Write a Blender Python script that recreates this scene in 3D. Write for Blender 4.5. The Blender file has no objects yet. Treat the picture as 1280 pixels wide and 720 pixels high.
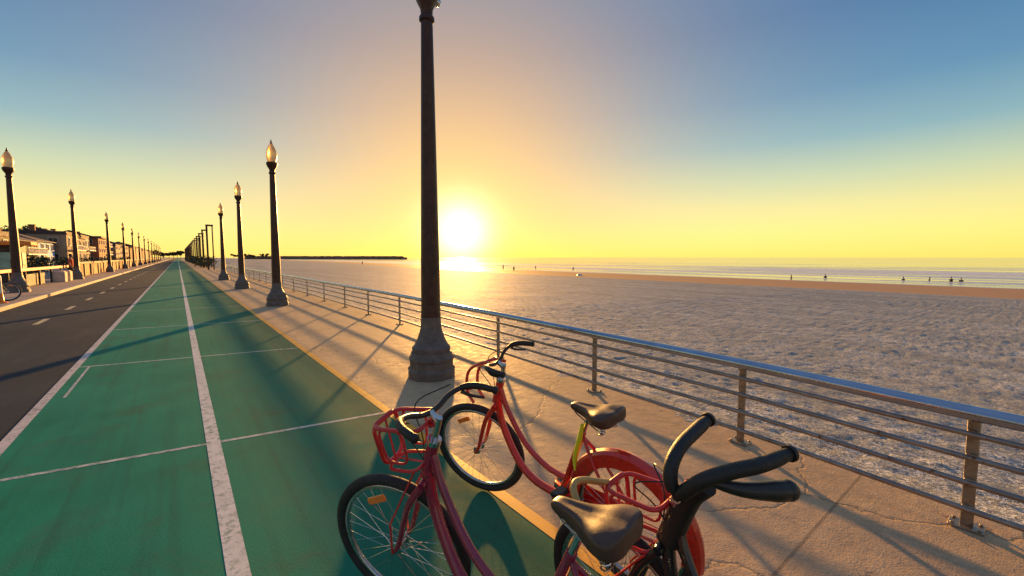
import bpy, math, random
import numpy as np
from mathutils import Vector, Matrix
random.seed(7); rng = np.random.default_rng(11)
PI = math.pi; R = math.radians
sc = bpy.context.scene
COL = sc.collection

# ------------------------------------------------------------------ helpers
def catmull(pts, sub=6):
    pts = [Vector(p) for p in pts]
    if len(pts) < 3: return pts
    P = [pts[0]*2-pts[1]] + pts + [pts[-1]*2-pts[-2]]
    out = []
    for i in range(1, len(P)-2):
        a, b, c, d = P[i-1:i+3]
        for k in range(sub):
            t = k/sub
            out.append(0.5*((2*b)+(c-a)*t+(2*a-5*b+4*c-d)*t*t+(3*b-a-3*c+d)*t**3))
    out.append(pts[-1]); return out

class MB:
    def __init__(s): s.v = []; s.f = []
    def add(s, vs, fs):
        n = len(s.v); s.v += [tuple(v) for v in vs]; s.f += [tuple(i+n for i in f) for f in fs]; return s
    def box(s, c, d, rz=0, M=None, taper=1.0):
        vs = []
        for z in (-1, 1):
            k = taper if z > 0 else 1
            for x, y in ((-1,-1),(1,-1),(1,1),(-1,1)):
                v = Vector((x*d[0]/2*k, y*d[1]/2*k, z*d[2]/2))
                if rz: v.rotate(Matrix.Rotation(rz, 3, 'Z'))
                if M is not None: v = M @ v
                vs.append(v+Vector(c))
        return s.add(vs, [(3,2,1,0),(4,5,6,7),(0,1,5,4),(1,2,6,5),(2,3,7,6),(3,0,4,7)])
    def tube(s, pts, r, n=10, smooth=0, closed=False, flat=1.0):
        if smooth: pts = catmull(pts, smooth)
        pts = [Vector(p) for p in pts]; m = len(pts)
        rs = r if isinstance(r, (list, tuple)) else [r]*m
        if len(rs) != m:
            rs = [float(np.interp(i/(m-1), np.linspace(0,1,len(rs)), rs)) for i in range(m)]
        T = []
        for i in range(m):
            if closed: t = pts[(i+1)%m]-pts[i-1]
            else: t = pts[min(i+1,m-1)]-pts[max(i-1,0)]
            T.append(t.normalized())
        up = Vector((0,0,1)) if abs(T[0].z) < .9 else Vector((1,0,0))
        N = (up-T[0]*up.dot(T[0])).normalized(); vs = []
        for i in range(m):
            N = (N-T[i]*N.dot(T[i])).normalized(); B = T[i].cross(N)
            for k in range(n):
                a = 2*PI*k/n
                vs.append(pts[i]+(N*math.cos(a)*flat+B*math.sin(a))*rs[i])
        fs = []
        for i in range(m if closed else m-1):
            j = (i+1)%m
            for k in range(n): fs.append((i*n+k, i*n+(k+1)%n, j*n+(k+1)%n, j*n+k))
        if not closed: fs += [tuple(range(n-1,-1,-1)), tuple(range((m-1)*n, m*n))]
        return s.add(vs, fs)
    def lathe(s, prof, n=24, c=(0,0,0), M=None, rot=0):
        vs = []
        for r, z in prof:
            for k in range(n):
                a = 2*PI*k/n+rot; v = Vector((r*math.cos(a), r*math.sin(a), z))
                if M is not None: v = M @ v
                vs.append(v+Vector(c))
        m = len(prof); fs = [(i*n+k, i*n+(k+1)%n, (i+1)*n+(k+1)%n, (i+1)*n+k) for i in range(m-1) for k in range(n)]
        fs += [tuple(range(n-1,-1,-1)), tuple(range((m-1)*n, m*n))]
        return s.add(vs, fs)
    def loft(s, rings):
        n = len(rings[0]); vs = [v for r in rings for v in r]; m = len(rings)
        fs = [(i*n+k, i*n+(k+1)%n, (i+1)*n+(k+1)%n, (i+1)*n+k) for i in range(m-1) for k in range(n)]
        fs += [tuple(range(n-1,-1,-1)), tuple(range((m-1)*n, m*n))]
        return s.add(vs, fs)
    def ball(s, c, r, n=12, m=8, sz=(1,1,1)):
        rings = []
        for i in range(1, m):
            a = PI*i/m
            rings.append([Vector((c[0]+r*sz[0]*math.sin(a)*math.cos(2*PI*k/n), c[1]+r*sz[1]*math.sin(a)*math.sin(2*PI*k/n), c[2]-r*sz[2]*math.cos(a))) for k in range(n)])
        return s.loft(rings)
    def build(s, name, mat, parent=None, smooth=True, angle=38, bevel=0, stuff=False):
        me = bpy.data.meshes.new(name); me.from_pydata(s.v, [], s.f); me.update()
        if smooth:
            me.polygons.foreach_set('use_smooth', [True]*len(me.polygons)); me.set_sharp_from_angle(angle=R(angle))
        me.materials.append(mat)
        o = bpy.data.objects.new(name, me); COL.objects.link(o)
        if parent: o.parent = parent
        if bevel:
            b = o.modifiers.new('bevel','BEVEL'); b.width = bevel; b.segments = 2; b.limit_method = 'ANGLE'
        if stuff: o['kind'] = 'stuff'
        return o

def tag(o, label=None, cat=None, group=None, kind=None):
    for k, v in (('label',label),('category',cat),('group',group),('kind',kind)):
        if v: o[k] = v
    return o
def thing(name, loc, label, cat, group=None, rz=0):
    o = bpy.data.objects.new(name, None); COL.objects.link(o); o.empty_display_size = .2
    o.location = loc; o.rotation_euler = (0,0,rz); return tag(o, label, cat, group)
def copy_tree(o, parent=None):
    c = o.copy(); COL.objects.link(c); c.parent = parent
    for ch in list(o.children): copy_tree(ch, c)
    return c

# ------------------------------------------------------------------ materials
class NT:
    def __init__(s, name):
        s.m = bpy.data.materials.new(name); s.m.use_nodes = True; s.t = s.m.node_tree
        s.b = s.t.nodes['Principled BSDF']
    def n(s, typ, **kw):
        d = s.t.nodes.new(typ)
        for k, v in kw.items():
            if k in d.inputs.keys() if False else False: pass
            setattr(d, k, v)
        return d
    def l(s, a, b): s.t.links.new(a, b)
    def pos(s, scale=(1,1,1), obj=False, rot=(0,0,0)):
        if obj: src = s.n('ShaderNodeTexCoord').outputs['Object']
        else: src = s.n('ShaderNodeNewGeometry').outputs['Position']
        mp = s.n('ShaderNodeMapping'); mp.inputs['Scale'].default_value = scale; mp.inputs['Rotation'].default_value = rot
        s.l(src, mp.inputs['Vector']); return mp.outputs[0]
    def noise(s, vec, scale, detail=6, rough=.55, dist=0):
        d = s.n('ShaderNodeTexNoise'); s.l(vec, d.inputs['Vector'])
        d.inputs['Scale'].default_value = scale; d.inputs['Detail'].default_value = detail
        d.inputs['Roughness'].default_value = rough; d.inputs['Distortion'].default_value = dist
        return d.outputs['Fac']
    def ramp(s, fac, stops, interp='LINEAR'):
        d = s.n('ShaderNodeValToRGB'); d.color_ramp.interpolation = interp
        e = d.color_ramp.elements
        for i, (p, c) in enumerate(stops):
            if i > 1: e.new(p)
            e[i].position = p; e[i].color = (*c, 1) if not isinstance(c, (int,float)) else (c,c,c,1)
        s.l(fac, d.inputs[0]); return d.outputs[0]
    def mix(s, fac, a, b, mode='MIX'):
        d = s.n('ShaderNodeMix'); d.data_type = 'RGBA'; d.blend_type = mode
        for sock, v in ((d.inputs[0],fac),(d.inputs[6],a),(d.inputs[7],b)):
            if isinstance(v, (int,float)): sock.default_value = v
            elif isinstance(v, tuple): sock.default_value = (*v,1)
            else: s.l(v, sock)
        return d.outputs[2]
    def math(s, op, a, b=0.0, c=0.0):
        d = s.n('ShaderNodeMath'); d.operation = op
        for sock, v in zip(d.inputs, (a,b,c)):
            if isinstance(v, (int,float)): sock.default_value = v
            else: s.l(v, sock)
        return d.outputs[0]
    def bump(s, h, strength=.5, dist=.01, prev=None):
        d = s.n('ShaderNodeBump'); d.inputs['Strength'].default_value = strength; d.inputs['Distance'].default_value = dist
        s.l(h, d.inputs['Height'])
        if prev is not None: s.l(prev, d.inputs['Normal'])
        return d.outputs[0]
    def out(s, col=None, rough=None, metal=None, normal=None, spec=None, coat=None):
        for k, v in (('Base Color',col),('Roughness',rough),('Metallic',metal),('Normal',normal),('Specular IOR Level',spec),('Coat Weight',coat)):
            if v is None: continue
            if isinstance(v, tuple): s.b.inputs[k].default_value = (*v,1)
            elif isinstance(v, (int,float)): s.b.inputs[k].default_value = v
            else: s.l(v, s.b.inputs[k])
        return s.m

def mottled(name, c, var=.25, rough=.6, metal=0, scale=8, bump=.0, bs=60, spec=None, coat=None, rust=None):
    t = NT(name); p = t.pos(obj=True)
    nz = t.noise(p, scale)
    lo = tuple(x*(1-var) for x in c); hi = tuple(min(1,x*(1+var)) for x in c)
    col = t.ramp(nz, [(.3,lo),(.7,hi)])
    if rust:
        k = t.ramp(t.noise(p, scale*2.3, 8, .65), [(.58,0),(.68,1)])
        col = t.mix(k, col, rust)
    ro = t.ramp(t.noise(p, scale*3), [(.3,max(0,rough-.12)),(.7,min(1,rough+.12))])
    nr = t.bump(t.noise(p, bs), bump, .005) if bump else None
    return t.out(col, ro, metal, nr, spec, coat)

def mat_concrete():
    t = NT('promenade_concrete'); p = t.pos()
    a = t.noise(p, .9, 8, .6); b = t.noise(p, 7, 8, .65); c = t.noise(p, 90, 4, .6)
    col = t.ramp(a, [(.3,(.44,.28,.15)),(.7,(.66,.46,.27))])
    col = t.mix(.45, col, t.ramp(b, [(.3,(.34,.21,.105)),(.72,(.76,.54,.29))]))
    st = t.ramp(t.noise(t.pos((1,.35,1)), 1.7, 9, .7, .6), [(.55,0),(.68,1)])
    col = t.mix(t.math('MULTIPLY', st, .5), col, (.15,.13,.12))
    col = t.mix(.25, col, t.ramp(c, [(.35,(.14,.12,.11)),(.65,(.6,.53,.45))]))
    # cracks
    v = t.n('ShaderNodeTexVoronoi'); v.feature = 'DISTANCE_TO_EDGE'; v.inputs['Scale'].default_value = .42
    wv = t.n('ShaderNodeVectorMath'); wv.operation = 'ADD'
    ns = t.n('ShaderNodeTexNoise'); ns.inputs['Scale'].default_value = 2.2; ns.inputs['Detail'].default_value = 6
    t.l(p, ns.inputs['Vector']); sv = t.n('ShaderNodeVectorMath'); sv.operation = 'SCALE'; sv.inputs['Scale'].default_value = .5
    t.l(ns.outputs['Color'], sv.inputs[0]); t.l(p, wv.inputs[0]); t.l(sv.outputs[0], wv.inputs[1]); t.l(wv.outputs[0], v.inputs['Vector'])
    cr = t.ramp(v.outputs['Distance'], [(0,0),(.006,1)])
    col = t.mix(t.math('MULTIPLY', t.math('SUBTRACT',1,cr), .42), col, (.06,.05,.045))
    # cast joints every 3 m
    sp = t.n('ShaderNodeSeparateXYZ'); t.l(p, sp.inputs[0])
    j = t.math('ABSOLUTE', t.math('SUBTRACT', t.math('FRACT', t.math('DIVIDE', t.math('ADD', sp.outputs['Y'], .7), 3.05)), .5))
    jm = t.math('LESS_THAN', j, .003)
    col = t.mix(t.math('MULTIPLY', jm, .45), col, (.07,.06,.055))
    h = t.math('ADD', t.math('MULTIPLY', b, .7), t.math('MULTIPLY', c, .25)); h = t.math('ADD', h, t.math('MULTIPLY', cr, .3)); h = t.math('SUBTRACT', h, t.math('MULTIPLY', jm, .5))
    return t.out(col, t.ramp(b, [(.3,.6),(.7,.85)]), 0, t.bump(h, .7, .014), .12)

def mat_green():
    t = NT('green_lane_paint'); p = t.pos()
    a = t.noise(p, .55, 7, .6, .4); b = t.noise(t.pos((1,.5,1)), 3.0, 8, .65); c = t.noise(p, 160, 3, .6)
    col = t.ramp(a, [(.32,(.007,.19,.118)),(.68,(.016,.30,.19))])
    col = t.mix(.35, col, t.ramp(b, [(.3,(.005,.12,.07)),(.7,(.015,.25,.15))]))
    w = t.ramp(t.noise(p, 1.1, 10, .72, .5), [(.53,0),(.72,1)])   # worn brownish patches
    col = t.mix(t.math('MULTIPLY', w, .55), col, (.085,.085,.05))
    # the right lane is more worn
    sp = t.n('ShaderNodeSeparateXYZ'); t.l(p, sp.inputs[0])
    mr = t.n('ShaderNodeMapRange'); mr.inputs['From Min'].default_value = .3; mr.inputs['From Max'].default_value = 1.6
    t.l(t.math('ADD', sp.outputs['X'], t.math('MULTIPLY', t.math('SUBTRACT',a,.5), 2.5)), mr.inputs['Value'])
    col = t.mix(t.math('MULTIPLY', mr.outputs[0], .45), col, (.07,.085,.035))
    tr = t.ramp(t.noise(t.pos((7,.12,1)), 1.3, 6, .6), [(.5,0),(.75,1)])  # tyre streaks
    col = t.mix(t.math('MULTIPLY', tr, .4), col, (.02,.05,.04))
    col = t.mix(t.ramp(c, [(.62,0),(.8,.35)]), col, (.2,.3,.25))
    h = t.math('ADD', c, t.math('MULTIPLY', b, .4))
    return t.out(col, t.ramp(b, [(.3,.62),(.7,.85)]), 0, t.bump(h, .45, .004), .06)

def mat_asphalt():
    t = NT('dark_asphalt'); p = t.pos()
    a = t.noise(p, .5, 7, .6); b = t.noise(t.pos((1,.25,1)), 2.5, 8, .65); c = t.noise(p, 150, 3, .7)
    col = t.ramp(a, [(.3,(.018,.031,.046)),(.7,(.032,.049,.068))])
    col = t.mix(t.ramp(b, [(.5,0),(.75,.6)]), col, (.085,.08,.08))
    col = t.mix(t.ramp(c, [(.55,0),(.8,.5)]), col, (.16,.15,.15))
    return t.out(col, .85, 0, t.bump(c, .6, .006), .1)

def mat_paint(name, c, wear=.5, under=(.05,.16,.12)):
    t = NT(name); p = t.pos()
    w = t.ramp(t.noise(p, 14, 10, .75), [(wear,0),(wear+.09,1)])
    w2 = t.ramp(t.noise(p, 1.6, 6, .6), [(.3,.25),(.7,1)])
    col = t.ramp(t.noise(p, 5), [(.3,tuple(x*.75 for x in c)),(.7,c)])
    col = t.mix(t.math('MULTIPLY', w, w2), col, under)
    return t.out(col, .6, 0, t.bump(t.noise(p,120), .3, .003))

def mat_sand():
    t = NT('beach_sand'); p = t.pos()
    sp = t.n('ShaderNodeSeparateXYZ'); t.l(p, sp.inputs[0])
    a = t.noise(p, .12, 5, .6); b = t.noise(p, 2.2, 8, .65, .5); c = t.noise(p, 14, 6, .7); d = t.noise(p, 90, 3, .7)
    col = t.ramp(a, [(.3,(.15,.17,.18)),(.7,(.24,.265,.275))])
    col = t.mix(.5, col, t.ramp(b, [(.32,(.09,.105,.115)),(.7,(.27,.295,.31))]))
    col = t.mix(.3, col, t.ramp(d, [(.35,(.14,.13,.12)),(.65,(.6,.56,.5))]))
    fl = t.ramp(t.noise(t.pos((1,1,1),rot=(0,0,.6)), 26, 3, .75, .9), [(.50,0),(.55,1)])
    bands = t.ramp(t.noise(t.pos((1,.12,1),rot=(0,0,.05)), .32, 5, .6), [(.38,.35),(.62,1)])
    fl = t.math('MULTIPLY', fl, bands)
    fl2 = t.ramp(t.noise(p, 1.3, 5, .75, .5), [(.36,.1),(.62,1)])
    col = t.mix(t.math('MULTIPLY', t.math('MULTIPLY', fl, fl2), .95), col, (.84,.84,.82))
    # wetness towards the waterline; the orange sky reflection is painted into its colour
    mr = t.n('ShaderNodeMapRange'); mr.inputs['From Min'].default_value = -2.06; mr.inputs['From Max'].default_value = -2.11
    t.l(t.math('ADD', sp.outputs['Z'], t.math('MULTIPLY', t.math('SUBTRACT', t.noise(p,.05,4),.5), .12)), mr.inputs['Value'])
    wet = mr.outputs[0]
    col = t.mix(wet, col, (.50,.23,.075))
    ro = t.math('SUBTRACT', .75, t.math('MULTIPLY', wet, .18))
    h = t.math('ADD', t.math('MULTIPLY', b, .12), t.math('MULTIPLY', t.noise(p,15,4,.75), .7)); h = t.math('ADD', h, t.math('MULTIPLY', c, .7))
    dry = t.math('SUBTRACT', 1.0, t.math('MULTIPLY', wet, .93))
    bn = t.n('ShaderNodeBump'); bn.inputs['Distance'].default_value = .04; t.l(h, bn.inputs['Height']); t.l(t.math('MULTIPLY', dry, .85), bn.inputs['Strength'])
    return t.out(col, ro, 0, bn.outputs[0], t.math('ADD', .04, t.math('MULTIPLY', wet, .25)))

def mat_sea():
    t = NT('sea_water'); p = t.pos()
    sp = t.n('ShaderNodeSeparateXYZ'); t.l(p, sp.inputs[0])
    w1 = t.noise(t.pos((1,.16,1)), .35, 6, .6, .6); w2 = t.noise(t.pos((1,.45,1)), 1.8, 6, .65)
    # foam: long broken bands parallel to the shore, fading out to sea
    f = t.noise(t.pos((1,.05,1)), .10, 7, .62, .8)
    near = t.n('ShaderNodeMapRange'); near.inputs['From Min'].default_value = 75; near.inputs['From Max'].default_value = 330
    near.inputs['To Min'].default_value = .43; near.inputs['To Max'].default_value = .61
    t.l(sp.outputs['X'], near.inputs['Value'])
    fm = t.n('ShaderNodeMapRange'); t.l(f, fm.inputs['Value']); t.l(near.outputs[0], fm.inputs['From Min']); t.l(t.math('ADD', near.outputs[0], .07), fm.inputs['From Max'])
    foam = t.math('MULTIPLY', fm.outputs[0], t.ramp(w2, [(.3,.45),(.6,1)]))
    col = t.mix(foam, (.22,.25,.23), (.90,.87,.82))
    ro = t.math('ADD', .10, t.math('MULTIPLY', foam, .6))
    h = t.math('ADD', w1, t.math('MULTIPLY', w2, .22))
    return t.out(col, ro, 0, t.bump(h, .14, .3), .5)

MT = {}
MT['concrete'] = mat_concrete(); MT['green'] = mat_green(); MT['asphalt'] = mat_asphalt(); MT['sand'] = mat_sand(); MT['sea'] = mat_sea()
MT['white_line'] = mat_paint('worn_white_paint', (.74,.72,.70), .50)
MT['thin_line'] = mat_paint('thin_worn_white_paint', (.60,.62,.58), .47)
MT['yellow_line'] = mat_paint('worn_yellow_paint', (.92,.42,.02), .62)
MT['edge_line'] = mat_paint('worn_edge_paint', (.68,.60,.57), .50, (.10,.09,.08))
MT['road_line'] = mat_paint('road_dash_paint', (.74,.56,.28), .50, (.05,.05,.05))
MT['kerb'] = mottled('kerb_concrete', (.40,.34,.30), .25, .8, scale=3, bump=.3)
MT['sidewalk'] = mottled('paved_sidewalk', (.33,.24,.20), .25, .8, scale=1.2, bump=.3, bs=20)
MT['earth'] = mottled('distant_ground', (.16,.13,.09), .3, .9, scale=.05)
MT['bronze'] = mottled('dark_bronze_paint', (.06,.024,.014), .35, .45, .3, scale=6, bump=.15, bs=40, rust=(.10,.045,.02))
MT['lampbase'] = mottled('grey_painted_cast_base', (.13,.105,.09), .3, .6, 0, scale=9, bump=.35, bs=35, rust=(.08,.06,.045))
MT['steel'] = mottled('brushed_rail_steel', (.38,.44,.55), .12, .22, 1.0, scale=5, bump=.05, bs=90)  # blue of the reflected sky is put into the handrail's base colour
MT['steel_dark'] = mottled('weathered_rail_steel', (.30,.27,.25), .25, .38, .9, scale=7, bump=.12, bs=70, rust=(.16,.08,.035))
MT['post'] = mottled('rusty_post_steel', (.33,.27,.21), .3, .45, .8, scale=14, bump=.2, bs=70, rust=(.20,.09,.035))
MT['black_rubber'] = mottled('tyre_rubber', (.022,.020,.020), .3, .75, scale=20, bump=.3, bs=150)
MT['grip'] = mottled('black_foam_grip', (.014,.013,.013), .25, .55, scale=30, bump=.35, bs=220)
MT['black_plastic'] = mottled('black_plastic', (.02,.02,.02), .2, .4, scale=20)
MT['chrome'] = mottled('chrome', (.62,.60,.58), .1, .18, 1.0, scale=20, rust=(.25,.15,.08))
MT['rim'] = mottled('aluminium_rim', (.45,.46,.48), .1, .3, 1.0, scale=20)
MT['purple'] = mottled('purple_red_bike_paint', (.26,.012,.045), .15, .3, 0, scale=9, coat=.6, rust=(.12,.03,.04))
MT['red'] = mottled('red_bike_paint', (.62,.025,.010), .15, .3, 0, scale=9, coat=.6, rust=(.30,.03,.02))
MT['black_paint'] = mottled('black_bike_paint', (.02,.018,.018), .2, .3, 0, scale=9, coat=.5)
MT['crimson'] = mottled('crimson_bike_paint', (.42,.012,.02), .15, .3, 0, scale=9, coat=.6)
MT['basket'] = mottled('red_wire_coating', (.60,.02,.025), .2, .35, 0, scale=14, coat=.3)
MT['saddle'] = mottled('brown_saddle_leather', (.085,.042,.026), .35, .42, 0, scale=10, bump=.12, bs=200)
MT['tan'] = mottled('tan_plastic', (.50,.30,.09), .2, .45, scale=15)
MT['cream'] = mottled('cream_side', (.55,.36,.14), .2, .5, scale=15)
MT['orange'] = mottled('orange_reflector', (.85,.22,.02), .1, .25, scale=10)
MT['lime'] = mottled('lime_yellow_tape', (.75,.80,.03), .1, .5, scale=10)
MT['skin'] = mottled('skin', (.35,.19,.12), .1, .6)
def glass_mat():
    t = NT('frosted_lamp_glass'); t.out((.90,.68,.36), .35)
    t.b.inputs['Transmission Weight'].default_value = .55; t.b.inputs['Subsurface Weight'].default_value = .3
    return t.m
MT['glass'] = glass_mat()
def pane_mat():
    t = NT('window_pane'); return t.out(t.ramp(t.noise(t.pos(), .6), [(.4,(.02,.025,.03)),(.6,(.07,.075,.08))]), .08, 0)
MT['pane'] = pane_mat()

# ------------------------------------------------------------------ camera
F = 530/1280*36
cam = bpy.data.cameras.new('camera'); cam.sensor_width = 36; cam.lens = F; cam.clip_start = .05; cam.clip_end = 12000
co = bpy.data.objects.new('camera', cam); COL.objects.link(co); sc.camera = co
YAW = R(38.19); PITCH = R(4.155)
co.location = (0,0,1.7); co.rotation_euler = (PI/2-PITCH, 0, -YAW)

# ------------------------------------------------------------------ light
SUN_AZ = R(31.35); SUN_EL = R(6.5)
sd = Vector((math.sin(SUN_AZ)*math.cos(SUN_EL), math.cos(SUN_AZ)*math.cos(SUN_EL), math.sin(SUN_EL)))
sun = bpy.data.lights.new('sun','SUN'); sun.energy = 5.0; sun.angle = R(1.1); sun.color = (1,.50,.13)
so = bpy.data.objects.new('sun', sun); COL.objects.link(so)
so.rotation_euler = (-sd).to_track_quat('-Z','Y').to_euler()
w = bpy.data.worlds.new('World'); sc.world = w; w.use_nodes = True; nt = w.node_tree; nt.nodes.clear()
def N(t): return nt.nodes.new(t)
sky = N('ShaderNodeTexSky'); sky.sky_type = 'NISHITA'; sky.sun_disc = False; sky.sun_elevation = SUN_EL; sky.sun_rotation = SUN_AZ
sky.air_density = 1.0; sky.dust_density = 0.1; sky.ozone_density = 1.5
bgn = N('ShaderNodeBackground'); bgn.inputs['Strength'].default_value = .05; tint = N('ShaderNodeVectorMath'); tint.operation='MULTIPLY'; tint.inputs[1].default_value = (.40,.44,.46); nt.links.new(sky.outputs[0], tint.inputs[0]); nt.links.new(tint.outputs[0], bgn.inputs[0])
# sunset air: elevation gradient and the aureole round the sun, both by world direction
tc = N('ShaderNodeTexCoord'); nrm = N('ShaderNodeVectorMath'); nrm.operation = 'NORMALIZE'; nt.links.new(tc.outputs['Generated'], nrm.inputs[0])
sx = N('ShaderNodeSeparateXYZ'); nt.links.new(nrm.outputs[0], sx.inputs[0])
def WR(fac, stops):
    d = N('ShaderNodeValToRGB'); e = d.color_ramp.elements
    for i,(p,c) in enumerate(stops):
        if i > 1: e.new(p)
        e[i].position = p; e[i].color = (*c,1)
    nt.links.new(fac, d.inputs[0]); return d.outputs[0]
def WM(op, a, b=0.0):
    d = N('ShaderNodeMath'); d.operation = op
    for s_, v in zip(d.inputs, (a,b)):
        if isinstance(v,(int,float)): s_.default_value = v
        else: nt.links.new(v, s_)
    return d.outputs[0]
def WX(fac, a, b, mode='MIX'):
    d = N('ShaderNodeMix'); d.data_type='RGBA'; d.blend_type = mode
    for s_, v in ((d.inputs[0],fac),(d.inputs[6],a),(d.inputs[7],b)):
        if isinstance(v,(int,float)): s_.default_value = v
        elif isinstance(v,tuple): s_.default_value = (*v,1)
        else: nt.links.new(v,s_)
    return d.outputs[2]
el = WM('MAXIMUM', sx.outputs['Z'], 0.0)
def lin(r,g,b): return tuple(((x/255)/12.92 if x/255<.04045 else ((x/255+.055)/1.055)**2.4) for x in (r,g,b))
G1 = WR(el, [(0,lin(246,212,92)),(.05,lin(246,220,104)),(.10,lin(232,212,122)),(.155,lin(190,196,148)),(.22,lin(124,160,166)),(.30,lin(76,126,160)),(.42,lin(44,98,148)),(.60,lin(52,104,152)),(.8,lin(96,122,158)),(1,lin(108,126,156))])
dt = N('ShaderNodeVectorMath'); dt.operation='DOT_PRODUCT'; nt.links.new(nrm.outputs[0], dt.inputs[0]); dt.inputs[1].default_value = (math.sin(SUN_AZ)*math.cos(R(3.4)), math.cos(SUN_AZ)*math.cos(R(3.4)), math.sin(R(3.4)))
ang = WM('ARCCOSINE', WM('MINIMUM', dt.outputs['Value'], .999999))
def gauss(a, sig):
    q = WM('DIVIDE', a, sig); return WM('EXPONENT', WM('MULTIPLY', WM('MULTIPLY', q, q), -.5))
# the half of the sky away from the sun is dimmer and mauve
back = N('ShaderNodeMapRange'); back.inputs['From Min'].default_value = R(62); back.inputs['From Max'].default_value = R(125); nt.links.new(ang, back.inputs['Value'])
G1 = WX(WM('MULTIPLY', back.outputs[0], .85), G1, WR(el, [(0,lin(165,135,118)),(.2,lin(145,132,135)),(.6,lin(110,125,155)),(1,lin(128,142,165))]))
h0 = gauss(ang, R(22)); h1 = gauss(ang, R(14)); h2 = gauss(ang, R(8)); h3 = gauss(ang, R(2.5))
c0 = WX(WM('MULTIPLY', h0, .55), G1, lin(232,190,88))
c1 = WX(WM('MULTIPLY', h1, .9), c0, lin(255,166,12))
c2 = WX(WM('MULTIPLY', h2, .9), c1, lin(255,200,18))
core = N('ShaderNodeVectorMath'); core.operation='SCALE'; core.inputs[0].default_value = (2.2,1.8,1.1); nt.links.new(h3, core.inputs['Scale'])
c3 = WX(1.0, c2, core.outputs[0], 'ADD')
bg2 = N('ShaderNodeBackground'); bg2.inputs['Strength'].default_value = .44; nt.links.new(c3, bg2.inputs[0])
ad = N('ShaderNodeAddShader'); nt.links.new(bgn.outputs[0], ad.inputs[0]); nt.links.new(bg2.outputs[0], ad.inputs[1])
wo = N('ShaderNodeOutputWorld'); nt.links.new(ad.outputs[0], wo.inputs[0])
vs = sc.view_settings; vs.view_transform='Standard'; vs.look='None'; vs.exposure=1.14; vs.gamma=1; vs.use_curve_mapping=False
sc.cycles.max_bounces = 6; sc.cycles.transparent_max_bounces = 6; sc.cycles.use_denoising = True
sc.cycles.sample_clamp_indirect = 6

# ------------------------------------------------------------------ noise for terrain
def vnoise(x, y, seed=0):
    xi = np.floor(x).astype(np.int64); yi = np.floor(y).astype(np.int64); fx = x-xi; fy = y-yi
    fx = fx*fx*(3-2*fx); fy = fy*fy*(3-2*fy)
    def h(a,b):
        n = (a*374761393+b*668265263+seed*974634777) & 0xFFFFFFFF
        n = ((n^(n>>13))*1274126177) & 0xFFFFFFFF
        return ((n^(n>>16)) & 0xFFFF)/65535.0
    return (h(xi,yi)*(1-fx)+h(xi+1,yi)*fx)*(1-fy)+(h(xi,yi+1)*(1-fx)+h(xi+1,yi+1)*fx)*fy
def grid(name, xs, ys, zf, mat, kind='structure'):
    X, Y = np.meshgrid(xs, ys); Z = zf(X, Y)
    nx, ny = len(xs), len(ys)
    v = np.stack([X.ravel(),Y.ravel(),Z.ravel()],1)
    i = np.arange(nx*ny).reshape(ny,nx)
    f = np.stack([i[:-1,:-1].ravel(), i[:-1,1:].ravel(), i[1:,1:].ravel(), i[1:,:-1].ravel()],1)
    me = bpy.data.meshes.new(name); me.vertices.add(len(v)); me.vertices.foreach_set('co', v.ravel())
    me.loops.add(f.size); me.loops.foreach_set('vertex_index', f.ravel())
    me.polygons.add(len(f)); me.polygons.foreach_set('loop_start', np.arange(0,f.size,4)); me.polygons.foreach_set('loop_total', np.full(len(f),4))
    me.update(calc_edges=True); me.validate(); me.polygons.foreach_set('use_smooth', [True]*len(me.polygons))
    me.materials.append(mat); o = bpy.data.objects.new(name, me); COL.objects.link(o); o['kind'] = kind; return o
def gs(a, b, s0, g):   # growing spacing
    out = [a]; s = s0
    while out[-1] < b: out.append(out[-1]+s); s *= g
    out[-1] = b; return np.array(out)

RAILX = [(-8,3.45),(-3,3.6),(.24,3.82),(1.66,3.97),(3.5,4.06),(5.7,4.18),(10.1,4.34),(20,4.40),(60,4.45),(120,4.45)]
def railx(y): return float(np.interp(y, [a for a,b in RAILX], [b for a,b in RAILX]))
EDGE = .24

# ------------------------------------------------------------------ the setting
def strip(name, x0, x1, y0, y1, z, mat, seg=1):
    m = MB(); m.add([(x0,y0,z),(x1,y0,z),(x1,y1,z),(x0,y1,z)], [(0,1,2,3)])
    o = m.build(name, mat, smooth=False); o['kind'] = 'structure'; return o
strip('ground', -3000, 3.0, -300, 5000, -.02, MT['earth'])
strip('road', -4.42, -1.30, -40, 700, .0, MT['asphalt'])
strip('bike_path', -1.32, 1.78, -40, 700, .003, MT['green'])
# promenade slab follows the railing
m = MB(); ysl = [-40,-8,-3,0,.8,1.66,2.6,3.5,4.6,5.7,8,10.1,15,20,40,60,120,700]
vsl = []
for y in ysl: vsl += [(1.76,y,.002),(railx(y)+EDGE,y,.002),(railx(y)+EDGE,y,-.9)]
m.add(vsl, [(3*i,3*i+1,3*i+4,3*i+3) for i in range(len(ysl)-1)]+[(3*i+1,3*i+2,3*i+5,3*i+4) for i in range(len(ysl)-1)])
m.build('promenade', MT['concrete'], smooth=False)['kind'] = 'structure'
strip('centre_line', .13, .235, -40, 700, .0048, MT['white_line'])
strip('edge_line', -1.36, -1.27, -40, 700, .0048, MT['edge_line'])
strip('yellow_line', 1.705, 1.795, -40, 700, .0048, MT['yellow_line'])
m = MB()
def cross(ya, yb, wd):
    m.add([(-1.27,ya-wd,.0042),(1.72,yb-wd,.0042),(1.72,yb+wd,.0042),(-1.27,ya+wd,.0042)], [(0,1,2,3)])
cross(4.88,4.42,.024); cross(9.2,8.65,.024)
for y in (13.3,17.6,22,30.5,39,52): cross(y+.2,y-.2,.028)
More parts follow.
